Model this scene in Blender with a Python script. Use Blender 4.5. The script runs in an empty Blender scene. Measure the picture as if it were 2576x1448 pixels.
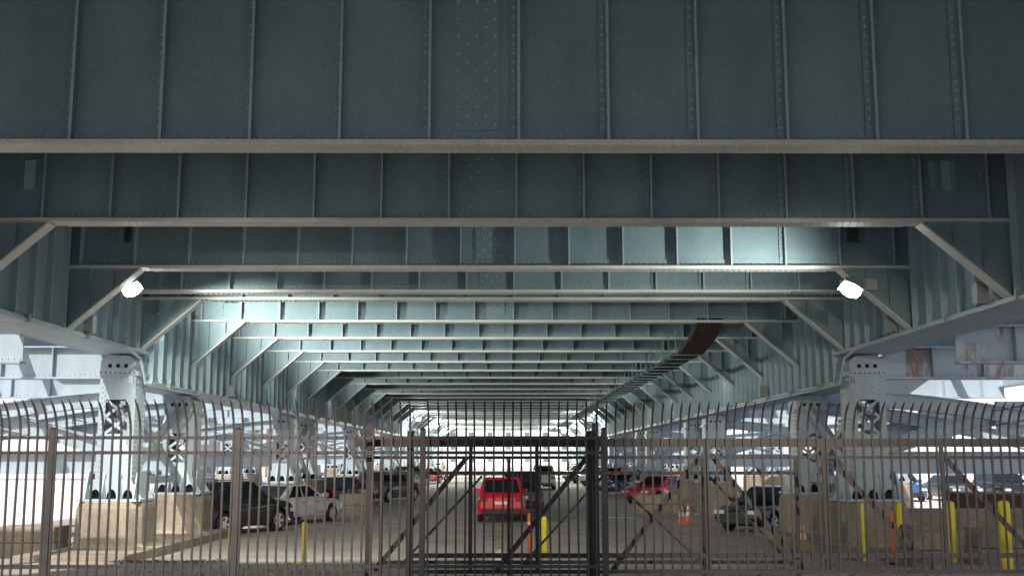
import bpy, math, random
from mathutils import Vector, Matrix
random.seed(7)
sc = bpy.context.scene
COL = sc.collection

# ------------------------------------------------------------------ materials
def mat(name, c1, c2=None, rough=0.6, metal=0.0, scale=3.0, bump=0.0, bscale=40.0,
        rust=None, stretch=None, fine=0.0, emit=None, estr=0.0, coat=0.0):
    m = bpy.data.materials.new(name); m.use_nodes = True
    nt = m.node_tree; N = nt.nodes; L = nt.links
    b = N['Principled BSDF']
    b.inputs['Roughness'].default_value = rough
    b.inputs['Metallic'].default_value = metal
    if coat: b.inputs['Coat Weight'].default_value = coat
    if emit:
        b.inputs['Emission Color'].default_value = (*emit, 1)
        b.inputs['Emission Strength'].default_value = estr
    c2 = c2 or tuple(v*0.8 for v in c1)
    geo = N.new('ShaderNodeNewGeometry'); vec = geo.outputs['Position']
    if stretch:
        mp = N.new('ShaderNodeMapping'); mp.inputs['Scale'].default_value = stretch
        L.new(vec, mp.inputs['Vector']); vec2 = mp.outputs[0]
    else: vec2 = vec
    n = N.new('ShaderNodeTexNoise'); n.inputs['Scale'].default_value = scale
    n.inputs['Detail'].default_value = 6; n.inputs['Roughness'].default_value = 0.65
    L.new(vec2, n.inputs['Vector'])
    r = N.new('ShaderNodeValToRGB')
    r.color_ramp.elements[0].position = 0.32; r.color_ramp.elements[0].color = (*c1, 1)
    r.color_ramp.elements[1].position = 0.68; r.color_ramp.elements[1].color = (*c2, 1)
    L.new(n.outputs['Fac'], r.inputs[0]); out = r.outputs[0]
    if fine:
        n3 = N.new('ShaderNodeTexNoise'); n3.inputs['Scale'].default_value = 35
        n3.inputs['Detail'].default_value = 4; L.new(vec, n3.inputs['Vector'])
        mr = N.new('ShaderNodeMapRange'); mr.inputs[1].default_value = .3; mr.inputs[2].default_value = .7
        mr.inputs[3].default_value = 1-fine; mr.inputs[4].default_value = 1+fine
        L.new(n3.outputs['Fac'], mr.inputs[0])
        mx = N.new('ShaderNodeVectorMath'); mx.operation = 'SCALE'
        L.new(out, mx.inputs[0]); L.new(mr.outputs[0], mx.inputs['Scale']); out = mx.outputs[0]
    if rust:
        n2 = N.new('ShaderNodeTexNoise'); n2.inputs['Scale'].default_value = 1.1
        n2.inputs['Detail'].default_value = 8; n2.inputs['Roughness'].default_value = .7
        mp2 = N.new('ShaderNodeMapping'); mp2.inputs['Scale'].default_value = (1.6, 1.6, .45)
        L.new(vec, mp2.inputs['Vector']); L.new(mp2.outputs[0], n2.inputs['Vector'])
        r2 = N.new('ShaderNodeValToRGB')
        r2.color_ramp.elements[0].position = rust; r2.color_ramp.elements[0].color = (0,0,0,1)
        r2.color_ramp.elements[1].position = rust+.08; r2.color_ramp.elements[1].color = (.8,.8,.8,1)
        L.new(n2.outputs['Fac'], r2.inputs[0])
        mx = N.new('ShaderNodeMixRGB'); L.new(r2.outputs[0], mx.inputs[0]); L.new(out, mx.inputs[1])
        mx.inputs[2].default_value = (.24,.11,.045,1); out = mx.outputs[0]
    L.new(out, b.inputs['Base Color'])
    if bump:
        nb = N.new('ShaderNodeTexNoise'); nb.inputs['Scale'].default_value = bscale
        nb.inputs['Detail'].default_value = 5; L.new(vec, nb.inputs['Vector'])
        bp = N.new('ShaderNodeBump'); bp.inputs['Strength'].default_value = bump
        bp.inputs['Distance'].default_value = .02
        L.new(nb.outputs['Fac'], bp.inputs['Height']); L.new(bp.outputs[0], b.inputs['Normal'])
    return m

M = {}
M['steel'] = mat('painted_steel', (.268,.390,.450), (.190,.292,.348), .55, scale=.9, stretch=(1,1,.5), fine=.12, rust=.74, bump=.12, bscale=8)
M['steel_m'] = mat('edge_catchlight_paint', (.48,.60,.66), (.36,.47,.53), .5, scale=1.4, fine=.1, rust=.72)  # paler tone painted in for the light that stiffener edges catch
M['steel_f'] = mat('bounce_lit_flange_paint', (.80,.84,.80), (.62,.67,.66), .5, scale=1.2, fine=.1, rust=.70)  # near-white colour stands in for ground-bounce light on flange undersides
M['steel_l'] = mat('painted_steel_light', (.46,.555,.62), (.34,.43,.49), .5, scale=1.1, stretch=(1.5,1.5,.5), fine=.1, rust=.64, bump=.1, bscale=8)
M['rusty'] = mat('rust_stained_steel', (.50,.58,.62), (.38,.46,.50), .6, scale=1.1, fine=.1, rust=.535, bump=.2, bscale=8)
M['dark'] = mat('painted_hole_shade', (.02,.02,.022), rough=.8)  # shade of cap holes and foot arches, put into a flat dark colour
M['deck'] = mat('deck_concrete', (.34,.36,.37), (.24,.26,.27), .85, scale=.8)
M['conc'] = mat('pedestal_concrete', (.38,.32,.245), (.21,.175,.135), .9, scale=1.6, fine=.25, bump=.4, bscale=25)
M['concw'] = mat('pale_concrete', (.78,.76,.80), (.66,.64,.68), .9, scale=.7, fine=.12)
M['lot'] = mat('outside_concrete', (.68,.66,.65), (.56,.54,.53), .9, scale=.25, fine=.12)
M['asph'] = mat('worn_asphalt', (.44,.39,.35), (.28,.25,.225), .85, scale=.5, fine=.3, bump=.5, bscale=30)
M['apron'] = mat('gravelly_apron', (.42,.36,.29), (.26,.22,.175), .9, scale=.9, fine=.35, bump=.7, bscale=22)
M['line'] = mat('road_paint', (.8,.8,.78), (.5,.49,.47), .7, scale=6)
M['yline'] = mat('road_paint_yellow', (.6,.42,.06), (.35,.28,.1), .7, scale=6)
M['fence'] = mat('fence_paint', (.105,.10,.118), (.072,.07,.085), .5, scale=2, fine=.15)
M['gate'] = mat('gate_paint', (.05,.048,.058), (.032,.031,.038), .5, scale=2, fine=.15)
M['yel'] = mat('bollard_yellow', (.88,.74,.03), (.75,.60,.02), .45, scale=5, fine=.12)
M['org'] = mat('safety_orange', (.92,.17,.03), (.78,.12,.02), .5, scale=5)
M['wht'] = mat('white_paint', (.8,.8,.78), (.65,.65,.63), .5, scale=5)
M['rub'] = mat('tyre_rubber', (.02,.02,.02), rough=.85)
M['rim'] = mat('alloy_rim', (.75,.75,.77), rough=.35, metal=.3)
M['glass'] = mat('car_glass', (.015,.02,.022), rough=.06, coat=.5)
M['tail'] = mat('tail_lamp', (.30,.005,.005), rough=.25)
M['head'] = mat('head_lamp', (.75,.76,.78), rough=.12)
M['trim'] = mat('black_trim', (.025,.025,.027), rough=.5)
M['red'] = mat('car_red', (.72,.008,.035), (.62,.006,.025), .28, coat=.8)
M['black'] = mat('car_black', (.014,.015,.017), rough=.22, coat=.9)
M['white'] = mat('car_white', (.74,.75,.76), rough=.28, coat=.8)
M['silver'] = mat('car_silver', (.42,.44,.46), rough=.28, metal=.5, coat=.7)
M['blue'] = mat('car_blue', (.05,.11,.26), rough=.28, coat=.8)
M['grey'] = mat('car_grey', (.10,.11,.12), rough=.3, coat=.8)
M['cable'] = mat('cable_brown', (.07,.055,.042), (.04,.033,.027), .7, scale=4)
M['lens'] = mat('flood_lens', (.9,.95,.9), rough=.3, emit=(.95,1.0,.9), estr=40)
M['wlens'] = mat('street_lamp_lens', (.9,.9,.8), rough=.3, emit=(1,.88,.7), estr=20)
M['house'] = mat('flood_housing', (.30,.33,.34), rough=.5)
M['bldg'] = mat('pale_stucco', (.82,.80,.80), (.74,.72,.72), .9, scale=.3, fine=.05)
M['bldg2'] = mat('pale_brick', (.60,.52,.48), (.50,.43,.40), .9, scale=.5, fine=.15)
M['bwin'] = mat('window_glass', (.18,.22,.27), rough=.1)
M['brown'] = mat('dumpster_brown', (.14,.07,.05), (.09,.045,.035), .6, scale=3)
M['grime'] = mat('litter_debris', (.17,.13,.09), (.08,.06,.04), .95, scale=8, fine=.4)
M['bag'] = mat('plastic_bag', (.75,.74,.72), (.6,.59,.58), .5, scale=8)

# ------------------------------------------------------------------ mesh builder
class MB:
    def __init__(s): s.v=[]; s.f=[]; s.m=[]; s.mats=[]
    def mi(s, k):
        if k not in s.mats: s.mats.append(k)
        return s.mats.index(k)
    def add(s, vs, fs, k):
        o=len(s.v); s.v += [tuple(v) for v in vs]; i=s.mi(k)
        for f in fs: s.f.append([a+o for a in f]); s.m.append(i)
    def box(s, x0,x1,y0,y1,z0,z1,k):
        vs=[(x0,y0,z0),(x1,y0,z0),(x1,y1,z0),(x0,y1,z0),(x0,y0,z1),(x1,y0,z1),(x1,y1,z1),(x0,y1,z1)]
        s.add(vs,[(0,3,2,1),(4,5,6,7),(0,1,5,4),(1,2,6,5),(2,3,7,6),(3,0,4,7)],k)
    def bar(s, p,q,w,h,k,up=(0,0,1)):
        p=Vector(p);q=Vector(q);d=(q-p).normalized();u=Vector(up)
        if abs(d.dot(u))>.98: u=Vector((0,1,0))
        r=d.cross(u).normalized();u=r.cross(d).normalized()
        vs=[]
        for c in (p,q):
            for a,b in ((-1,-1),(1,-1),(1,1),(-1,1)): vs.append(c+r*a*w/2+u*b*h/2)
        s.add(vs,[(3,2,1,0),(4,5,6,7),(0,1,5,4),(1,2,6,5),(2,3,7,6),(3,0,4,7)],k)
    def prism_xz(s, pts, y0,y1,k):
        n=len(pts); vs=[(x,y0,z) for x,z in pts]+[(x,y1,z) for x,z in pts]
        fs=[tuple(range(n)),tuple(range(2*n-1,n-1,-1))]+[(i,i+n,(i+1)%n+n,(i+1)%n) for i in range(n)]
        s.add(vs,fs,k)
    def loft(s, rings, k, cap=True):
        n=len(rings[0]); vs=[p for r in rings for p in r]; fs=[]
        for j in range(len(rings)-1):
            for i in range(n):
                fs.append((j*n+i,j*n+(i+1)%n,(j+1)*n+(i+1)%n,(j+1)*n+i))
        if cap: fs += [tuple(range(n-1,-1,-1)), tuple((len(rings)-1)*n+i for i in range(n))]
        s.add(vs,fs,k)
    def cyl(s, c, r, z0,z1,k,n=16,r2=None,dome=0):
        r2 = r if r2 is None else r2
        R=lambda rr,z:[(c[0]+rr*math.cos(6.2832*i/n),c[1]+rr*math.sin(6.2832*i/n),z) for i in range(n)]
        rg=[R(r,z0),R(r2,z1)]
        if dome:
            for a in (30,60,85): rg.append(R(r2*math.cos(math.radians(a)), z1+dome*math.sin(math.radians(a))))
        s.loft(rg,k)
    def rivet(s, p, axis, r=.017, h=.018, k='steel'):
        r*=1.3
        p=Vector(p)
        if axis=='-y': a,b,c=Vector((1,0,0)),Vector((0,0,1)),Vector((0,-1,0))
        elif axis=='-z': a,b,c=Vector((1,0,0)),Vector((0,-1,0)),Vector((0,0,-1))
        elif axis=='+x': a,b,c=Vector((0,1,0)),Vector((0,0,1)),Vector((1,0,0))
        else: a,b,c=Vector((0,-1,0)),Vector((0,0,1)),Vector((-1,0,0))
        vs=[p+(a*math.cos(t)+b*math.sin(t))*r for t in [i*math.pi/3 for i in range(6)]]
        vs+=[p+(a*math.cos(t)+b*math.sin(t))*r*.6+c*h for t in [i*math.pi/3 for i in range(6)]]
        s.add(vs,[(i,(i+1)%6,(i+1)%6+6,i+6) for i in range(6)]+[tuple(range(6,12))],k)
    def obj(s, name, parent=None, smooth=False, bevel=0, seg=2, recalc=True):
        me=bpy.data.meshes.new(name); me.from_pydata(s.v,[],s.f)
        for k in s.mats: me.materials.append(M[k])
        me.polygons.foreach_set('material_index', s.m)
        me.update()
        if recalc:
            import bmesh
            bm=bmesh.new(); bm.from_mesh(me); bmesh.ops.recalc_face_normals(bm,faces=bm.faces); bm.to_mesh(me); bm.free()
        if smooth: me.polygons.foreach_set('use_smooth',[True]*len(me.polygons))
        o=bpy.data.objects.new(name,me); COL.objects.link(o)
        if parent: o.parent=parent
        if bevel:
            b=o.modifiers.new('bevel','BEVEL'); b.width=bevel; b.segments=seg; b.limit_method='ANGLE'; b.angle_limit=math.radians(35)
        return o
def empty(name, loc=(0,0,0)):
    e=bpy.data.objects.new(name,None); COL.objects.link(e); e.location=loc; e.empty_display_size=.5; return e

# ------------------------------------------------------------------ ground
def gz(y):
    P=[(14.8,0),(20.5,-.45),(28,-.8)]
    if y<=14.8: return 0.
    for (a,za),(b,zb) in zip(P,P[1:]):
        if y<=b: return za+(zb-za)*(y-a)/(b-a)
    return -.8
YS=[-60,0,14.8,16.5,18.5,20.5,23,25.5,28,60,120,170,400,1500]
def sheet(name,x0,x1,ys,dz,k,parent=None):
    b=MB(); vs=[];fs=[]
    for y in ys: vs+=[(x0,y,gz(y)+dz),(x1,y,gz(y)+dz)]
    for i in range(len(ys)-1): fs.append((2*i,2*i+1,2*i+3,2*i+2))
    b.add(vs,fs,k); return b.obj(name,parent,recalc=False)
sheet('ground',-1200,1200,YS,0,'lot')
sheet('parking_lot_asphalt',-17.5,17,[17.5]+[y for y in YS if 17.5<y<170]+[170],.004,'asph')
sheet('gate_apron_pavement',-17.5,17,[-6,14.8,16.5,18.5,20.5,21.5],.008,'apron')
mk=empty('parking_markings')
b=MB()
def strip(b,p,q,w,k,dz=.012):
    p=Vector((p[0],p[1],gz(p[1])+dz));q=Vector((q[0],q[1],gz(q[1])+dz))
    d=(q-p).normalized();r=Vector((d.y,-d.x,0))*w/2
    b.add([p-r,p+r,q+r,q-r],[(0,1,2,3)],k)
for i in range(26):
    y=33+i*4.6
    strip(b,(-10.2,y),(-5.6,y+2.4),.12,'line'); strip(b,(9.2,y),(4.8,y+2.4),.12,'line')
for i in range(16): strip(b,(-.2,31+i*8),(-.2,34.5+i*8),.13,'yline')
strip(b,(3.6,46),(5.2,46.0),.9,'line')
b.obj('stall_lines',mk,recalc=False)

# ------------------------------------------------------------------ bridge
CX=-.4; ZB=5.6; ZT=8.3; S=4.74; D0=13.84
BR=empty('steel_viaduct_bridge')
DEC_END=168; DEC0=-4.0
beams=[D0+S*n for n in range(-3,-1)]+[D0+S*n for n in range(0,33)]
stx=[.126+1.148*i for i in range(-8,8)]
GW=8.93
def floor_beam_mesh(bracket=True, kk='steel'):
    b=MB(); yw=.2
    h0,h1=7.62,8.05; hz0,hz1=ZB+.53,ZB+1.05
    b.box(CX-h0,CX+h0,yw,yw+.03,ZB,ZT,kk)
    for s in (-1,1):
        xa,xb=sorted((CX+s*h0,CX+s*h1)); 
        b.box(xa,xb,yw,yw+.03,ZB,hz0,kk); b.box(xa,xb,yw,yw+.03,hz1,ZT,kk)
        xc,xd=sorted((CX+s*h1,CX+s*GW)); b.box(xc,xd,yw,yw+.03,ZB,ZT,kk)
        for xe in (h0-.09,h1+.01):
            x0,x1=sorted((CX+s*xe,CX+s*(xe+.08))); b.box(x0,x1,yw-.02,yw-.001,ZB+.1,ZB+1.5,kk)
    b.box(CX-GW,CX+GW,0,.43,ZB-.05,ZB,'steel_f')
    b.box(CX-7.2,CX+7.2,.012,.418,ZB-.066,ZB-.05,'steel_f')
    b.box(CX-GW,CX+GW,0,.43,ZT-.05,ZT,kk)
    b.box(CX-GW,CX+GW,yw-.022,yw-.002,ZB+.002,ZB+.16,kk)
    b.box(CX-GW,CX+GW,yw+.032,yw+.05,ZB+.002,ZB+.16,kk)
    for x in stx:
        b.box(x-.012,x+.012,.055,yw,ZB+.003,ZT-.052,kk)
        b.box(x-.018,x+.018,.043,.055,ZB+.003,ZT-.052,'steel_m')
        b.box(x-.11,x-.012,yw-.04,yw-.023,ZB+.004,ZT-.053,kk)
        b.box(x-.012,x+.012,yw+.03,yw+.17,ZB+.003,ZT-.052,kk)
    b.box(-.72,-.12,yw-.018,yw-.003,ZB+.17,ZT-.2,kk)
    if bracket:
        zb=4.26
        for s in (-1,1):
            P=[(CX+s*7.45,ZB-.051),(CX+s*GW,ZB-.051),(CX+s*GW,zb)]
            b.prism_xz(P,yw,yw+.03,kk)
            p=Vector((CX+s*7.40,yw,ZB-.07));q=Vector((CX+s*(GW-.03),yw,zb-.02))
            b.bar(p,q,.30,.03,'steel_f')
            n=Vector((s*(ZB-zb),0,GW-7.45)).normalized()*.07
            b.bar(p+n,q+n,.10,.12,kk)
            for f in (.35,.68):
                xx=CX+s*(7.45+(GW-7.45)*f); zz=ZB-(ZB-zb)*f
                b.box(xx-.01,xx+.01,yw-.09,yw,zz+.03,ZB-.052,kk)
    return b
fb=floor_beam_mesh(True).obj('floor_beam',BR); fbm=fb.data; fb.location.y=beams[0]
for y in beams[1:]:
    o=bpy.data.objects.new('floor_beam',fbm); COL.objects.link(o); o.parent=BR; o.location.y=y
fd=floor_beam_mesh(False).obj('expansion_joint_beam',BR); fd.location.y=26.75
def beam_rivets():
    b=MB(); yw=.2
    z0,z1=ZB+.2,ZT-.1
    for x in stx:
        z=z0
        while z<z1:
            b.rivet((x-.062,yw-.04,z),'-y',k='steel_m'); z+=.125
    x=CX-8.8
    while x<CX+8.8:
        b.rivet((x,yw-.022,ZB+.085),'-y',.014,k='steel_m')
        b.rivet((x,.09,ZB-.066 if abs(x-CX)<7.2 else ZB-.05),'-z',.014,.014,k='steel_f')
        b.rivet((x+.06,.345,ZB-.066 if abs(x-CX)<7.1 else ZB-.05),'-z',.014,.014,k='steel_f')
        x+=.125
    for ix in range(5):
        for iz in range(19):
            if (ix+iz)%2==0: b.rivet((-.66+ix*.12,yw-.018,ZB+.24+iz*.12),'-y',.019,k='steel_m')
    for s in (-1,1):
        for iz in range(12):
            for e in (7.57,8.10): b.rivet((CX+s*e,yw-.02,ZB+.14+iz*.12),'-y',.015)
        for j in range(15):
            f=j/15; 
            b.rivet((CX+s*(7.52+(GW-7.5)*f),yw-.0,ZB-.05-(ZB-4.30)*f+.0),'-y',.014)
    return b
rv=beam_rivets().obj('beam_rivets',BR,recalc=False); rvm=rv.data; rv.location.y=D0
for y in (D0+S,D0+2*S,26.75,D0+3*S,D0+4*S,D0+5*S):
    o=bpy.data.objects.new('beam_rivets',rvm); COL.objects.link(o); o.parent=BR; o.location.y=y
ycol=28.6
for s in (-1,1):
    b=MB(); X=lambda a:CX+s*a
    def bx(a0,a1,y0,y1,z0,z1,k='steel'):
        x0,x1=sorted((X(a0),X(a1))); b.box(x0,x1,y0,y1,z0,z1,k)
    segs=[(DEC0,ycol-.15,4.24),(ycol+.15,DEC_END,3.52)]
    for y0,y1,zb in segs:
        bx(GW,GW+.03,y0,y1,zb,ZT)
        bx(GW+.9,GW+.93,y0,y1,zb,ZT,'steel_l')
        bx(GW-.2,GW+1.13,y0,y1,zb-.06,zb,'steel_l')
        bx(GW-.02,GW-.001,y0,y1,zb+.001,zb+.18)
        bx(GW+.93,GW+.95,y0,y1,zb+.001,zb+.18,'steel_l')
        y=y0+.3
        while y<y1:
            bx(GW-.13,GW,y-.012,y+.012,zb+.002,ZT,'steel_m')
            bx(GW-.022,GW-.002,y+.012,y+.10,zb+.19,ZT-.1)
            bx(GW+.93,GW+1.06,y-.012,y+.012,zb+.002,ZT,'steel_l')
            y+=S/6
    bx(GW,GW+.93,ycol+.11,ycol+.14,3.5,ZT)
    for y0,y1,zb in ((9,ycol-.2,4.24),(ycol+.2,48,3.52)):
        y=y0
        while y<y1:
            b.rivet((X(GW-.02),y,zb+.09),'+x' if s<0 else '-x',.016)
            b.rivet((X(GW-.10),y,zb-.06),'-z',.016,k='steel_l'); b.rivet((X(GW+1.0),y,zb-.06),'-z',.016,k='steel_l'); y+=.13
    b.obj('main_girder',BR)
    b=MB()
    pts=[(X(GW-.25),DEC0,4.16),(X(GW-.25),26.6,4.16),(X(GW-.20),27.8,4.02),(X(GW-.22),28.2,3.42),(X(GW-.25),30,3.40),(X(GW-.25),120,3.40)]
    for p,q in zip(pts,pts[1:]): b.bar(p,q,.045,.045,'steel_l')
    for y in range(3,120,3): b.box(X(GW-.25)-.05,X(GW-.25)+.05,y,y+.06,(4.12 if y<27 else 3.36),(4.28 if y<27 else 3.54),'house')
    for y in (19.3,24.0,36.5):
        z=4.2 if y<28 else 3.5
        b.box(X(GW-.28)-.10,X(GW-.28)+.10,y,y+.22,z+.05,z+.42,'house')
    b.obj('conduit_run',BR)
b=MB()
b.box(CX-11.6,CX+11.6,DEC0,DEC_END,ZT+.004,ZT+.26,'deck')
for i in range(-5,6):
    x=CX+i*1.65; b.box(x-.09,x+.09,DEC0,DEC_END,ZT-.5,ZT-.003,'steel')
for s in (-1,1):
    x0,x1=sorted((CX+s*11.35,CX+s*11.65)); b.box(x0,x1,DEC0,DEC_END,ZT-.25,ZT+1.0,'concw')
    for y in beams:
        P=[(CX+s*9.9,ZT-.06),(CX+s*11.4,ZT-.06),(CX+s*11.4,ZT-.35),(CX+s*9.9,ZT-1.2)]
        b.prism_xz(P,y+.1,y+.18,'steel_l')
b.obj('deck_slab',BR)
for s in (-1,1):
    b=MB()
    ys=[ycol-2*S,ycol-S,ycol]+[ycol+ 2*S*i for i in range(1,15)]
    for y in ys:
        x0,x1=sorted((CX+s*9.95,CX+s*17.2))
        wk='rusty' if (s>0 and y<30) else 'steel_l'
        b.box(x0,x1,y,y+.03,3.62,4.36,wk); b.box(x0,x1,y-.13,y+.16,3.57,3.62,wk); b.box(x0,x1,y-.13,y+.16,4.36,4.40,'steel_l')
        for a in (11.2,12.5,13.8,15.1,16.4):
            xx=CX+s*a; b.box(xx-.012,xx+.012,y-.12,y,3.622,4.358,'steel_l')
            if y<50:
                for j in range(6): b.rivet((xx+.06,y,3.68+j*.11),'-y',.016,k='steel_l')
        if y<50:
            for j in range(55): b.rivet((CX+s*(10.0+j*.13),y,3.68),'-y',.015,k='steel_l')
    for a in (12.2,15.4):
        xx=CX+s*a; b.box(xx-.1,xx+.1,8,DEC_END,4.41,4.75,'steel_l')
    xx=CX+s*17.2; b.box(xx-.03,xx+.03,8,DEC_END,4.0,4.7,'steel_l'); b.box(xx-.2,xx+.2,8,DEC_END,3.95,4.0,'steel_l')
    b.obj('outer_track_framing',BR)
b=MB()
tp=[(5.95,32.9,5.62),(5.9,33.6,5.25),(5.75,35.2,4.88),(5.7,60,4.95),(5.7,150,4.95)]
for p,q in zip(tp,tp[1:]):
    for dx in (-.34,-.23,-.12,.0,.11,.22,.33): b.bar((p[0]+dx,p[1],p[2]),(q[0]+dx,q[1],q[2]),.09,.12,'cable')
y=35.5
while y<150: b.box(5.28,6.12,y,y+.05,4.80,4.85,'steel'); b.box(5.28,5.31,y,y+.03,4.82,5.62,'steel');  b.box(6.09,6.12,y,y+.03,4.82,5.62,'steel'); y+=1.58
for p,q in ((tp[0],tp[1]),):
    for f in (.2,.8): b.bar((p[0]-.40,p[1]+.7*f,p[2]-.37*f),(p[0]+.40,p[1]+.7*f,p[2]-.37*f),.03,.03,'steel')
b.obj('cable_tray',BR)

def arc_member(b,p,q,sag,w,h,k,n=10):
    p=Vector(p);q=Vector(q); pts=[]
    for i in range(n+1):
        t=i/n; c=p.lerp(q,t); c.z+=sag*4*t*(1-t); pts.append(c)
    for a,c in zip(pts,pts[1:]):
        b.bar(a,c,.03,h,k); 
        d=(c-a).normalized(); r=Vector((0,1,0)).cross(d).normalized() if abs(d.y)<.5 else Vector((0,0,1))
        for sg in (-1,1): b.bar(a+r*sg*h/2,c+r*sg*h/2,w,.03,k)
    return pts
def column(b,x,y,ztop,zg,riv):
    k='steel_l'; W=.43; Dp=.40
    zped=zg+1.33; zb=zped+.42
    for s in (-1,1):
        b.box(x+s*W-.02,x+s*W+.02,y-Dp,y+Dp,zb,ztop-.55,k)
        for fy in (-Dp,Dp):
            xa,xb_=sorted((x+s*(W-.018),x+s*(W-.15))); b.box(xa,xb_,y+fy-.012,y+fy+.012,zb,ztop-.55,k)
    zl1=ztop-1.15; zl0=ztop-2.0
    for fy in (-Dp,Dp):
        b.box(x-.28,x+.28,y+fy-.009,y+fy+.009,zl1,ztop-.55,k)
        b.box(x-.28,x+.28,y+fy-.009,y+fy+.009,zb,zl0,k)
        n=2; hh=(zl1-zl0)/n
        for i in range(n):
            b.bar((x-.28,y+fy,zl0+i*hh),(x+.28,y+fy,zl0+(i+1)*hh),.014,.07,k,up=(0,0,1))
            b.bar((x+.28,y+fy+.015,zl0+i*hh),(x-.28,y+fy+.015,zl0+(i+1)*hh),.014,.07,k)
    zc=ztop-.55
    P=[(x-.52,zc),(x+.52,zc),(x+.52,zc+.10),(x+.44,zc+.12),(x+.44,zc+.36),(x+.26,zc+.50),(x-.26,zc+.50),(x-.44,zc+.36),(x-.44,zc+.12),(x-.52,zc+.10)]
    b.prism_xz(P,y-.46,y+.46,k)
    b.box(x-.16,x+.16,y-.2,y+.2,zc+.5,ztop-.06,k)
    for dx in (-.2,0,.2):
        n=12; vs=[(x+dx+.055*math.cos(6.2832*i/n),y-.464,zc+.24+.055*math.sin(6.2832*i/n)) for i in range(n)]
        b.add(vs,[tuple(range(n))],'dark')
    b.box(x-.78,x+.78,y-.7,y+.7,zped+.003,zped+.06,k)
    for dx in (-.60,-.2,.2,.60):
        P=[(y-.66,zped+.06),(y+.66,zped+.06),(y+.42,zb+.3),(y-.42,zb+.3)]
        vs=[(x+dx-.015,a,c) for a,c in P]+[(x+dx+.015,a,c) for a,c in P]
        b.add(vs,[(0,1,2,3),(7,6,5,4),(0,4,5,1),(1,5,6,2),(2,6,7,3),(3,7,4,0)],k)
    for fy in (-.45,.45):
        pts=[(x-.76,zped+.06)]
        for c0 in (-.4,0.0,.4):
            for a in range(0,181,30):
                t=math.radians(180-a); pts.append((x+c0+.13*math.cos(t),zped+.061+.24*math.sin(t)))
        pts+=[(x+.76,zped+.06),(x+.46,zb+.12),(x-.46,zb+.12)]
        b.prism_xz(pts,y+fy-.015,y+fy+.015,k)
    b.box(x-.5,x+.5,y-.3,y+.3,zped+.06,zb+.05,'dark')  # dark filler box painting the shade behind the foot arches
    if riv:
        for s in (-1,1):
            z=zb+.05
            while z<zc: 
                b.rivet((x+s*(W-.06),y-Dp-.012,z),'-y',.017,k=k); b.rivet((x+s*(W-.12),y-Dp-.012,z+.06),'-y',.015,k=k)
                for ay in (-.34,-.2,.2,.34): b.rivet((x+s*(W+.02),y+ay,z),'+x' if s>0 else '-x',.017,k=k)
                z+=.13
            for j in range(8):
                b.rivet((x-.42+j*.12,y-.46,zc+.06),'-y',.018,k=k)
def pedestal(b,x,y,zg,w=.80):
    c=.28
    def ring(w,z,c): return [(x-w+c,y-w,z),(x+w-c,y-w,z),(x+w,y-w+c,z),(x+w,y+w-c,z),(x+w-c,y+w,z),(x-w+c,y+w,z),(x-w,y+w-c,z),(x-w,y-w+c,z)]
    b.loft([ring(w+.12,zg-.1,c),ring(w+.12,zg+.22,c),ring(w+.04,zg+.30,c),ring(w+.02,zg+1.17,c),ring(w-.03,zg+1.33,c)],'conc')
bents=[7.6,28.6,34.0,49.6,55.0,70.6,76,91.6,97,112.6,118,133.6,139,154.6,160]
for bi,y in enumerate(bents):
    zg=gz(y)
    for s in (-1,1):
        x=CX+s*(GW+.47); b=MB(); k='steel_l'
        zt=4.18 if y<ycol+1 else 3.46
        column(b,x,y,zt,zg,y<60)
        xo=CX+s*17.0
        if y>20:
            column(b,xo,y,3.95,zg,y<40)
            xa,xb=sorted((x+s*.46,xo-s*.46))
            b.box(xa,xb,y-.02,y+.02,1.22,1.72,k)
            for z in (1.20,1.72): b.box(xa,xb,y-.2,y+.2,z,z+.03,k)
            if bi%2==1 or y<40:
                p1=arc_member(b,(x+s*.45,y-.05,3.05),(xo-s*.45,y-.05,1.85),.18,.3,.36,k)
                p2=arc_member(b,(x+s*.45,y+.05,1.80),(xo-s*.45,y+.05,2.95),.30,.3,.36,k)
                xm=(x+xo)/2; b.box(xm-.5,xm+.5,y-.10,y-.085,2.15,3.0,k)
                if y<60:
                    for i in range(7):
                        for j in range(6): b.rivet((xm-.42+i*.14,y-.10,2.22+j*.14),'-y',.018,k=k)
                    for pts in (p1,p2):
                        for a,c in zip(pts,pts[1:]):
                            for t in (0,.25,.5,.75):
                                q=a.lerp(c,t)
                                for o in (-.13,.13): b.rivet((q.x,q.y-.016,q.z+o),'-y',.016,k=k)
            P=[(x+s*.45,3.55),(x+s*1.7,3.55),(x+s*.45,2.7)]; b.prism_xz(P,y-.02,y+.02,k)
        b.obj('bent_column',BR)
        b=MB(); pedestal(b,x,y,zg); 
        if y>20: pedestal(b,xo,y,zg)
        b.obj('column_pedestal',BR,bevel=.03)
tow=[(28.6,34.0),(49.6,55.0),(70.6,76),(91.6,97),(112.6,118),(133.6,139)]
for s in (-1,1):
    b=MB(); x=CX+s*(GW+.47); xo=CX+s*17
    for a,c in tow:
        for xx in (x,xo):
            b.bar((xx,a+.4,1.0),(xx,c-.4,3.0),.16,.22,'steel_l'); b.bar((xx+.02,a+.4,3.0),(xx+.02,c-.4,1.0),.15,.2,'steel_l')
            b.box(xx-.12,xx+.12,a+.4,c-.4,.9,1.1,'steel_l')
    b.obj('tower_bracing',BR)

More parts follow.
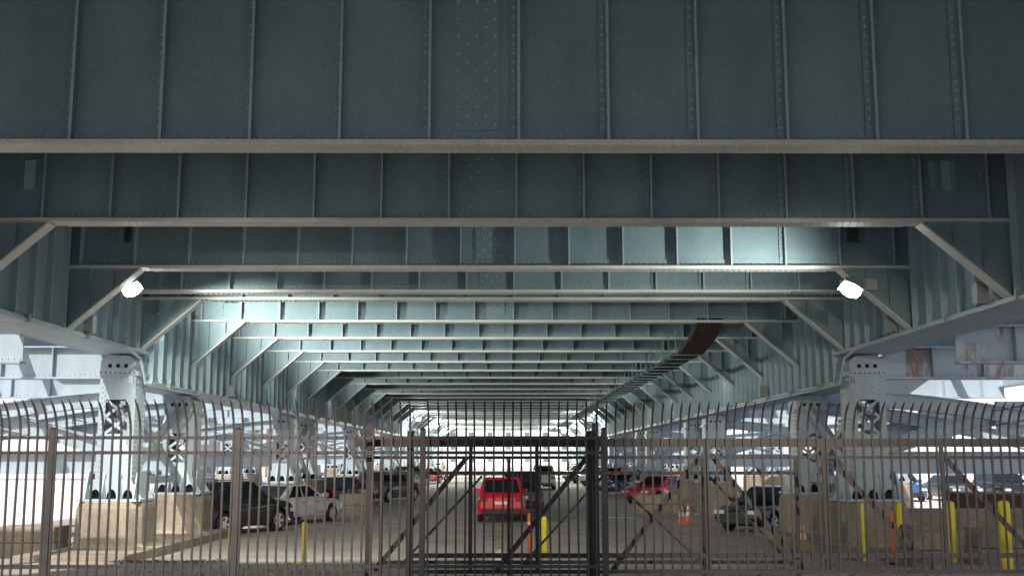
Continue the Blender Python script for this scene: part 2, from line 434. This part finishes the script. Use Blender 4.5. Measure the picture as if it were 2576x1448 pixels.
# floodlights ------------------------------------------------------
def flood(x,y,z,s,power,aim=None,size=62,blend=.35,off=None,arm=.3):  # builds the two real floods and the added fill ones
    e=empty('bridge_and_fill_floodlight',(x,y,z)); b=MB()
    b.loft([[(-.2,-.14,-.02),(.2,-.14,-.02),(.2,.14,-.02),(-.2,.14,-.02)],[(-.17,-.12,.12),(.17,-.12,.12),(.17,.12,.12),(-.17,.12,.12)],[(-.08,-.07,.2),(.08,-.07,.2),(.08,.07,.2),(-.08,.07,.2)]],'house')
    b.box(-.21,.21,-.15,.15,-.05,-.02,'house')
    b.box(-.05,.05,-.05,.05,.2,.34,'house')
    o=b.obj('housing',e,bevel=.012)
    b=MB()
    R=lambda r,z:[(r*1.35*math.cos(6.2832*i/16),r*math.sin(6.2832*i/16),z) for i in range(16)]
    b.loft([R(.155,-.051),R(.15,-.09),R(.11,-.15),R(.03,-.18)],'lens'); l=b.obj('lens',e,smooth=True)
    for q in (o,l): q.rotation_euler=(math.radians(-38),math.radians(s*28),0)
    b=MB(); b.bar((s*.02,.06,.22),(s*.75,arm,.0),.05,.05,'house'); b.bar((s*.75,arm,.0),(s*.3,arm,.42),.05,.05,'house'); b.box(s*.45-.1,s*.45+.1,.12,.28,-.02,.2,'house')
    b.obj('mount_arm',e)
    ld=bpy.data.lights.new('flood_and_fill_lamp','SPOT' if aim else 'POINT'); ld.energy=power; ld.color=(1,.99,.86); ld.shadow_soft_size=.12
    lo=bpy.data.objects.new('flood_and_fill_lamp',ld); COL.objects.link(lo); lo.parent=e; lo.location=off or (-s*.20,-.1,-.25)
    if aim:
        ld.spot_size=math.radians(size); ld.spot_blend=blend
        lo.rotation_euler=(-Vector(aim)).to_track_quat('Z','Y').to_euler()
flood(-8.2,24.15,5.24,-1,2600,aim=(.5,1,-.75),size=100,blend=.7,off=(.25,.2,-.15))
flood(6.62,21.45,4.84,1,800,aim=(-1.2,1,-.15),size=155,blend=1,off=(-.25,.0,-.05),arm=1.7)
for i,(y,p) in enumerate(((29.35,1500),(33.85,1300),(38.6,1100),(43.3,900),(48.1,600),(57.6,350),(67,350),(81.2,350))):  # unseen floods added behind the left brackets to brighten the beam webs
    flood(-9.1,y,5.28,-1,p,aim=(.95,1,.30),size=110,blend=1,off=(.2,.3,-.1))
for y,p in ((43.3,110),(57.6,220),(67,250),(81.2,300)):  # unseen right-hand floods, added as fill for the middle beams
    flood(8.3,y,5.28,1,p,aim=(-.85,1,.35),size=110,blend=1,off=(-.2,.3,-.1))
for y,p in ((98.6,1200),(122.3,3500),(146,6000)):  # lamp pairs added only to brighten the far end of the deck
    flood(-7.9,y,4.95,-1,p); flood(7.1,y,4.95,1,p)

def street_lamp(x,y,h,power):
    e=empty('street_lamp',(x,y,0)); b=MB()
    b.cyl((0,0),.16,0,.5,'house',14,r2=.12); b.cyl((0,0),.085,.5,h,'house',14,r2=.055)
    b.bar((0,0,h-.05),(0,1.4,h+.25),.06,.06,'house'); b.loft([[(-.14,1.2,h+.2),(.14,1.2,h+.2),(.14,1.9,h+.2),(-.14,1.9,h+.2)],[(-.08,1.25,h+.36),(.08,1.25,h+.36),(.08,1.8,h+.34),(-.08,1.8,h+.34)]],'house')
    b.obj('pole_and_head',e); b=MB(); b.box(-.11,.11,1.35,1.85,h+.15,h+.199,'wlens'); b.obj('lens',e)
    ld=bpy.data.lights.new('street_lamp_bulb','SPOT'); ld.energy=power; ld.color=(1,.84,.64); ld.shadow_soft_size=.15
    ld.spot_blend=.5
    lo=bpy.data.objects.new('street_lamp_bulb',ld); COL.objects.link(lo); lo.parent=e; lo.location=(0,1.6,h+.02)
    lo.rotation_euler=Vector((0,-1,.30)).to_track_quat('Z','Y').to_euler()
    ld.spot_size=math.radians(48)
street_lamp(-4.5,4.5,4.4,2900); street_lamp(5.0,4.5,4.4,2900)

# ------------------------------------------------------------------ fence and gate
F=empty('picket_security_fence'); yf=14.5
def picket(b,x,y,k,z0=.06,zt=2.36,w=.0245,jit=0):
    pts=[(y,z0),(y,1.95),(y-.03,2.06),(y-.09,2.17),(y-.17,2.26),(y-.27,2.33)]
    j=random.uniform(-1,1)*jit
    rg=[]
    for i,(yy,z) in enumerate(pts):
        h=w/2 if i<5 else w*.12
        xx=x+j*(z-1)*.02
        rg.append([(xx-h,yy-h,z),(xx+h,yy-h,z),(xx+h,yy+h,z),(xx-h,yy+h,z)])
    b.loft(rg,k)
b=MB(); x=-9.0
posts=[-8.25,-5.85,-3.47,-1.10,1.22]
while x<1.18:
    if min(abs(x-p) for p in posts)>.05: picket(b,x,yf,'fence',jit=.6)
    x+=.119
b.obj('pickets',F)
b=MB()
for z in (1.83,1.64,.22): b.box(-9.0,1.22,yf+.016,yf+.052,z,z+.042,'fence')
b.obj('rails',F)
b=MB()
for p in posts:
    b.box(p-.036,p+.036,yf-.01,yf+.062,-.02,1.95,'fence'); b.loft([[(p-.042,yf-.016,1.95),(p+.042,yf-.016,1.95),(p+.042,yf+.068,1.95),(p-.042,yf+.068,1.95)],[(p-.012,yf+.014,1.985),(p+.012,yf+.014,1.985),(p+.012,yf+.038,1.985),(p-.012,yf+.038,1.985)]],'fence')
b.obj('posts',F)

G=empty('sliding_gate'); yg=15.05
gx=lambda px:(px-1280)/187.5
b=MB()
x=gx(1500)
while x<9.2: picket(b,x,yg,'gate',z0=.16,jit=.4,w=.0245); x+=.122
b.obj('gate_pickets',G)
b=MB()
b.box(gx(895),9.3,yg+.014,yg+.09,1.74,1.85,'gate')
b.box(gx(895),9.3,yg+.014,yg+.06,1.58,1.62,'gate')
b.box(gx(1035),9.3,yg+.014,yg+.07,.30,.36,'gate')
b.box(gx(1035),9.3,yg+.014,yg+.07,.10,.15,'gate')
for px in (1185,1350,1770,2065,2360): b.box(gx(px)-.025,gx(px)+.025,yg+.016,yg+.06,.12,1.84,'gate')
for px in (1035,1480): b.box(gx(px)-.045,gx(px)+.045,yg+.01,yg+.10,.02,1.95,'gate')
for a,c in ((950,1175),(1250,1475),(1535,1755)): b.bar((gx(a),yg+.075,.14),(gx(c),yg+.075,1.6),.02,.065,'gate')
for a,c in ((1790,2010),(2080,2330),(2370,2610)): b.bar((gx(a),yg+.075,1.6),(gx(c),yg+.075,.14),.02,.065,'gate')
b.obj('gate_frame',G)
b=MB()
for px in (940,1492): b.box(gx(px)-.04,gx(px)+.04,yg-.25,yg-.16,-.02,2.05,'gate')
for px in (940,1492): b.cyl((gx(px),yg-.2),.06,1.70,1.84,'gate',10)
b.obj('gate_guide_posts',G)
G2=empty('inner_gate_leaf'); yb=17.0; zg=gz(yb)
b=MB(); 
for z in (1.42,.12): b.box(-1.9,4.3,yb,yb+.04,zg+z+.1,zg+z+.15,'gate')
for a,c in ((-1.6,-.4),(.2,1.4),(2.9,1.5),(4.2,3.0)): b.bar((a,yb+.05,zg+.2),(c,yb+.05,zg+1.5),.02,.035,'gate')
for x in (-1.9,.0,1.45,2.9,4.3): b.box(x-.025,x+.025,yb-.02,yb+.05,zg,zg+1.75,'gate')
b.obj('leaf_frame',G2)

# ------------------------------------------------------------------ street furniture
def bollard(x,y,h,r,k='yel'):
    b=MB(); z=gz(y); b.cyl((x,y),r,z-.05,z+h-r*.6,k,18,dome=r*.6); b.cyl((x,y),r*1.25,z-.04,z+.03,'conc',18)
    return b.obj('safety_bollard',smooth=False,bevel=0)
for a in ((.70,23.3,1.0,.068),(-4.38,24.6,.88,.058),(-5.87,24.1,.84,.03),(9.33,21.5,1.3,.105),(9.5,24.6,1.32,.105),(9.25,27,1.32,.1),(7.8,25.2,1.28,.035)): bollard(*a)
def delin(x,y,h):
    b=MB(); z=gz(y); b.cyl((x,y),.13,z-.01,z+.05,'rub',14,r2=.1); b.cyl((x,y),.045,z+.05,z+h,'org',12,dome=.03)
    b.cyl((x,y),.047,z+h*.8,z+h*.8+.05,'wht',12)
    b.obj('delineator_post')
delin(.43,23.5,1.04); delin(8.05,24.0,1.08)
def cone(x,y,h=.72):
    b=MB(); z=gz(y); b.box(x-.19,x+.19,y-.19,y+.19,z,z+.035,'org')
    R=lambda t:.15*(1-t)+.025*t
    for (a,c,k) in ((.035/h,.34,'org'),(.34,.56,'wht'),(.56,.68,'org'),(.68,.84,'wht'),(.84,1,'org')):
        b.cyl((x,y),R(a),z+a*h,z+c*h,k,16,r2=R(c))
    b.obj('traffic_cone')
cone(7.8,30.4,.76); cone(6.4,42.3,.75); cone(6.75,43.0,.7)
def block(x0,x1,y0,y1,h,name='concrete_block'):
    b=MB(); z=gz((y0+y1)/2); b.box(x0,x1,y0,y1,z-.1,z+h*.48,'conc'); b.box(x0+.03,x1-.04,y0+.03,y1-.02,z+h*.49,z+h,'conc')
    b.obj(name,bevel=.03)
block(7.95,8.75,22.7,23.5,.72); block(9.75,10.9,23.6,24.6,.75); block(9.0,9.7,25.6,26.5,.78)
block(-7.1,-5.9,47.6,48.6,.9); block(5.4,7.4,49.5,50.3,.8); block(-12.4,-10.9,27.6,28.6,.75); block(10.6,14.5,31,32,1.0)
for s in (-1,1):
    x=CX+s*(GW+.47); b=MB()
    for y0,y1 in ((25.6,36.2),(47.8,57),(68.5,78),(90,99)):
        b.box(x-1.25,x+1.25,y0,y1,-.95,gz(y0)+.13 if y0<28 else -.67,'conc')
    b.obj('kerb_island',bevel=.03)
b=MB()
for i in range(1100):
    x=random.uniform(-8.6,-6.0) if i<600 else random.uniform(-7,9); y=random.gauss(24.9,.35) if i<600 else random.uniform(16,26)
    z=gz(y)+.02+random.random()*.03; r=random.uniform(.012,.055); a=random.random()*6.28
    b.add([(x+r*math.cos(a),y+r*math.sin(a),z),(x+r*math.cos(a+2),y+r*math.sin(a+2),z+.02),(x+r*math.cos(a+4),y+r*math.sin(a+4),z)],[(0,1,2)],'bag' if i%60==0 else 'grime')
b.obj('leaf_litter',recalc=False)
b=MB(); n=10; rg=[]
for j,(r,z) in enumerate(((.10,0),(.17,.05),(.16,.13),(.12,.19),(.04,.22),(.05,.27))):
    rg.append([(-.22+r*random.uniform(.7,1.25)*math.cos(6.283*i/n)*1.3,25.2+r*random.uniform(.7,1.2)*math.sin(6.283*i/n),gz(25.2)+z+random.uniform(-.01,.015)) for i in range(n)])
b.loft(rg,'bag'); b.obj('plastic_litter_bag')
b=MB(); b.loft([[(13.4,33,-.65),(15.2,33,-.65),(15.2,34.4,-.65),(13.4,34.4,-.65)],[(13.2,32.8,.5),(15.4,32.8,.5),(15.4,34.6,.5),(13.2,34.6,.5)]],'brown')
b.box(13.15,15.45,32.75,34.65,.5,.58,'brown')
for x in (13.7,14.3,14.9): b.box(x-.04,x+.04,32.8,32.95,-.6,.45,'brown')
for x in (13.6,15.0): b.cyl((x,33.2),.08,-.8,-.65,'rub',10)
b.obj('dumpster',bevel=.015)

# ------------------------------------------------------------------ cars
def car(name,x,y,ang,paint,kind='suv',sc_=1.0):
    e=empty(name,(x,y,gz(y)+.004)); e.rotation_euler=(0,0,ang); e.scale=(sc_,)*3
    if kind=='suv': L,W,belt,roof,hood=4.55,1.84,1.02,1.66,1.0; r=.35; wx=(-1.36,1.36)
    elif kind=='truck': L,W,belt,roof,hood=5.0,1.92,1.12,1.82,1.1; r=.38; wx=(-1.5,1.5)
    else: L,W,belt,roof,hood=4.65,1.80,.92,1.44,.86; r=.32; wx=(-1.38,1.40)
    h=L/2; P=[]
    P+=[(-h+.10,.30),(wx[0]-r-.07,.26)]
    def arch(c):
        return [(c-math.cos(math.radians(a))*(r+.07), r+math.sin(math.radians(a))*(r+.07)) for a in range(0,181,20)]
    P+=arch(wx[0]); P+=[(wx[0]+r+.07,.24),(wx[1]-r-.07,.24)]; P+=arch(wx[1]); P+=[(wx[1]+r+.07,.26),(h-.12,.28),(h,.45),(h-.02,.68)]
    if kind=='sedan': P+=[(h-.18,.76),(h-.6,.84),(.95,hood+.04),(.5,belt),(-.9,belt+.03),(-1.55,belt+.06),(-h+.12,belt+.03),(-h+.0,.86),(-h-.01,.5)]
    else: P+=[(h-.10,.86),(h-.35,hood-.05),(1.0,hood+.06),(.6,belt+.03),(-h+.15,belt+.05),(-h+.03,.95),(-h-.02,.5)]
    P2=[]; 
    for p in P:
        if not P2 or (abs(p[0]-P2[-1][0])+abs(p[1]-P2[-1][1]))>.02: P2.append(p)
    b=MB(); n=len(P2)
    def yy(px,pz):
        w=W/2; t=max(0,(abs(px)-h+.7)/.7); w*=1-.13*t*t
        if pz>.75: w-=.05*(pz-.75)/.3
        if pz<.35: w-=.03
        return w
    vs=[(a,-yy(a,c),c) for a,c in P2]+[(a,yy(a,c),c) for a,c in P2]
    b.add(vs,[tuple(range(n)),tuple(range(2*n-1,n-1,-1))]+[(i,i+n,(i+1)%n+n,(i+1)%n) for i in range(n)],paint)
    b.obj('body',e,bevel=.05,seg=3)
    w0=W/2-.07; w1=W/2-.25
    if kind=='sedan': xb0,xt0,xt1,xb1=-1.72,-.95,.15,1.0
    elif kind=='truck': xb0,xt0,xt1,xb1=-2.35,-2.2,.35,.95
    else: xb0,xt0,xt1,xb1=-h+.12,-h+.5,.25,1.05
    zb=belt+.0; zt=roof-.03
    b=MB()
    B=[Vector((xb0,-w0,zb)),Vector((xb1,-w0,zb)),Vector((xb1,w0,zb)),Vector((xb0,w0,zb))]
    T=[Vector((xt0,-w1,zt)),Vector((xt1,-w1,zt)),Vector((xt1,w1,zt)),Vector((xt0,w1,zt))]
    mid=[Vector((xt0+.15,-w1+.08,roof)),Vector((xt1-.18,-w1+.08,roof)),Vector((xt1-.18,w1-.08,roof)),Vector((xt0+.15,w1-.08,roof))]
    b.loft([B,T,mid],paint); b.obj('cabin',e,bevel=.03,seg=2)
    b=MB()
    def pane(a,c,d,f,u0,u1,v0,v1,k='glass'):
        q=lambda u,v:(a.lerp(c,u)).lerp(d.lerp(f,u),v)
        p=[q(u0,v0),q(u1,v0),q(u1,v1),q(u0,v1)]; nn=(p[1]-p[0]).cross(p[3]-p[0]).normalized()
        cen=Vector((0,0,zb+.2)); 
        if nn.dot(p[0]-cen)<0: nn=-nn
        o=[v+nn*.008 for v in p]; b.add(o,[(0,1,2,3)],k)
    for i,j in ((0,1),(2,3)):
        r0,r1=(B[i],B[j]); t0,t1=(T[i],T[j])
        if i==0: us=((.07,.30),(.33,.60),(.63,.93)) if kind!='sedan' else ((.14,.45),(.49,.88),(.1,.1))
        else: us=((.07,.37),(.40,.67),(.70,.93)) if kind!='sedan' else ((.12,.51),(.55,.86),(.1,.1))
        for u0,u1 in us:
            if u1>u0: pane(r0,r1,t0,t1,u0,u1,.1,.88)
    pane(B[1],B[2],T[1],T[2],.06,.94,.08,.93)
    pane(B[3],B[0],T[3],T[0],.08,.92,.12,.90)
    b.obj('windows',e,recalc=False)
    b=MB()
    def wheel(cx,s):
        n=24; yo=s*(W/2-.01); yi=s*(W/2-.23)
        R=lambda rr,yv:[(cx+rr*math.cos(6.2832*i/n),yv,r+rr*math.sin(6.2832*i/n)) for i in range(n)]
        b.loft([R(r-.03,yi),R(r,yi+s*.03),R(r,yo-s*.03),R(r-.03,yo),R(r*.68,yo),R(r*.64,yo-s*.04)],'rub',cap=True)
        b.loft([R(r*.69,yo+s*.002),R(r*.60,yo+s*.004)],'rim',cap=False)
        for a in range(5):
            t=a*1.2566; c,sn=math.cos(t),math.sin(t)
            p0=Vector((cx+c*.04,yo-s*.01,r+sn*.04)); p1=Vector((cx+c*r*.62,yo-s*.005,r+sn*r*.62)); b.bar(p0,p1,.085,.03,'rim',up=(0,1,0))
        b.loft([R(.065,yo-s*.02),R(.05,yo+s*.012)],'rim')
    for cx in wx:
        for s in (-1,1): wheel(cx,s)
    b.obj('wheels',e)
    b=MB(); b.box(-h+.3,h-.3,-W/2+.24,W/2-.24,.22,.8,'trim'); b.obj('underbody',e)
    b=MB()
    ys=W/2*.87
    for s in (-1,1):
        z0=.78 if kind!='sedan' else .68
        b.box(-h-.03,-h+.16,*sorted((s*(ys-.26),s*(ys+.012))),z0,z0+.2,'tail')
        b.box(h-.22,h+.012,*sorted((s*(ys-.36),s*(ys+.02))),.60,.73,'head')
        b.box(.72,.90,*sorted((s*(W/2-.06),s*(W/2+.13))),belt+.02,belt+.16,paint)
        for hx in (-.55,.30): b.box(hx,hx+.18,*sorted((s*(W/2-.03),s*(W/2+.008))),belt-.16,belt-.13,'trim')
    b.box(-h-.05,-h+.1,-ys+.1,ys-.1,.32,.50,'trim'); b.box(h-.1,h+.03,-ys+.2,ys-.2,.30,.50,'trim')
    b.box(-h-.035,-h+.0,-.26,.26,.66 if kind!='sedan' else .58,.78 if kind!='sedan' else .70,'wht')
    if kind!='sedan':
        for s in (-1,1): b.bar((xt0+.15,s*(w1-.05),roof+.035),(xt1-.2,s*(w1-.05),roof+.035),.04,.03,'trim')
    b.obj('fittings',e,bevel=.015)
    return e
A90=math.pi/2
car('parked_suv',-.28,44.8,A90,'red','suv')
car('parked_pickup_suv',.55,51.0,A90,'black','truck')
hd=math.atan2(.9,.43)
car('parked_suv',-9.0,37.0,hd,'black','suv')
car('parked_sedan',-8.1,42.6,hd,'white','sedan')
car('parked_sedan',-8.4,57.5,hd+.1,'black','sedan')
car('parked_suv',-6.7,63.5,hd,'grey','suv')
car('parked_sedan',8.8,38.4,math.radians(229),'black','sedan')
car('parked_sedan',8.0,60.5,math.radians(229),'red','sedan')
car('parked_sedan',8.7,66,math.radians(229),'white','sedan')
cols=['silver','black','white','blue','grey','white','silver','red']
for i in range(5):
    y=74+i*11
    k1=random.choice(['suv','sedan']); k2=random.choice(['suv','sedan'])
    car('parked_'+k1,-8.2+random.uniform(-.4,.4),y,hd,random.choice(cols),k1)
    car('parked_'+k2,7.8+random.uniform(-.4,.4),y+1,math.radians(229),random.choice(cols),k2)
for i in range(4):
    k1='sedan' if i%2 else 'suv'
    car('parked_'+k1,22+i*2.9,64+random.uniform(-.4,.4),-A90,['blue','grey','black','silver'][i],k1)
car('parked_van',2.6,88,A90,'white','truck')

# ------------------------------------------------------------------ outside
b=MB(); b.box(-30,-13.6,46,46.4,-.9,.74,'concw'); b.box(-30.05,-13.55,45.95,46.45,.74,.84,'concw'); b.obj('low_concrete_wall',bevel=.02)
def building(name,x0,x1,y0,y1,h,k,fl,faces):
    e=empty(name,((x0+x1)/2,(y0+y1)/2,-.8)); ox,oy=e.location.x,e.location.y
    b=MB(); b.box(x0-ox,x1-ox,y0-oy,y1-oy,-.2,h,k); b.box(x0-ox-.2,x1-ox+.2,y0-oy-.2,y1-oy+.2,h+.003,h+.5,'concw'); b.obj('walls',e)
    b=MB(); st=(h-1)/fl
    for f in range(fl):
        z=1.2+f*st
        n=int((x1-x0)/5)
        for i in range(n):
            xx=x0-ox+1.6+i*(x1-x0-1.8)/max(1,n); b.box(xx,xx+1.3,y0-oy-.03,y0-oy+.05,z,z+st*.4,'bwin'); b.box(xx-.1,xx+1.4,y0-oy-.1,y0-oy+.02,z-.14,z-.01,'concw')
        xf=(x1-ox) if 'R' in faces else (x0-ox)
        n=int((y1-y0)/5)
        for i in range(n):
            y_=y0-oy+1.6+i*(y1-y0-1.8)/max(1,n); b.box(xf-.04,xf+.04,y_,y_+1.3,z,z+st*.4,'bwin'); b.box(xf-.1,xf+.1,y_-.1,y_+1.4,z-.14,z-.01,'concw')
    b.obj('windows',e)
building('stucco_warehouse',-58,-24,84,110,9,'bldg',2,'R')
building('brick_rowhouse',-60,-30,140,175,13,'bldg2',3,'R')
building('stucco_warehouse',27,60,75,120,8,'bldg',2,'L')
building('stucco_office',24,60,140,175,12,'bldg',3,'L')
building('stucco_office',-22,24,300,320,14,'bldg',4,'R')

# ------------------------------------------------------------------ light
w=bpy.data.worlds.new('World'); sc.world=w; w.use_nodes=True
nt=w.node_tree; bg=nt.nodes['Background']; sky=nt.nodes.new('ShaderNodeTexSky'); sky.sky_type='NISHITA'; sky.sun_disc=False
EL=math.radians(48); AZ=math.radians(208)
sky.sun_elevation=EL; sky.sun_rotation=AZ; sky.dust_density=3.0
nt.links.new(sky.outputs[0],bg.inputs[0]); bg.inputs[1].default_value=.15
sd=bpy.data.lights.new('sun','SUN'); sd.energy=5; sd.angle=math.radians(.5); sd.color=(1,.95,.87)
so=bpy.data.objects.new('sun',sd); COL.objects.link(so)
dv=Vector((math.sin(AZ)*math.cos(EL),math.cos(AZ)*math.cos(EL),math.sin(EL)))
so.rotation_euler=dv.to_track_quat('Z','Y').to_euler(); so.location=(-30,-10,40)
# camera
cd=bpy.data.cameras.new('camera'); cam=bpy.data.objects.new('camera',cd); COL.objects.link(cam)
cd.lens=39.44; cd.sensor_width=36; cd.clip_end=3000; cd.clip_start=.1
cam.location=(0,0,1.6); cam.rotation_euler=(math.radians(98.58),0,math.radians(-.16)); sc.camera=cam
sc.view_settings.view_transform='Standard'; sc.view_settings.look='None'; sc.view_settings.exposure=0
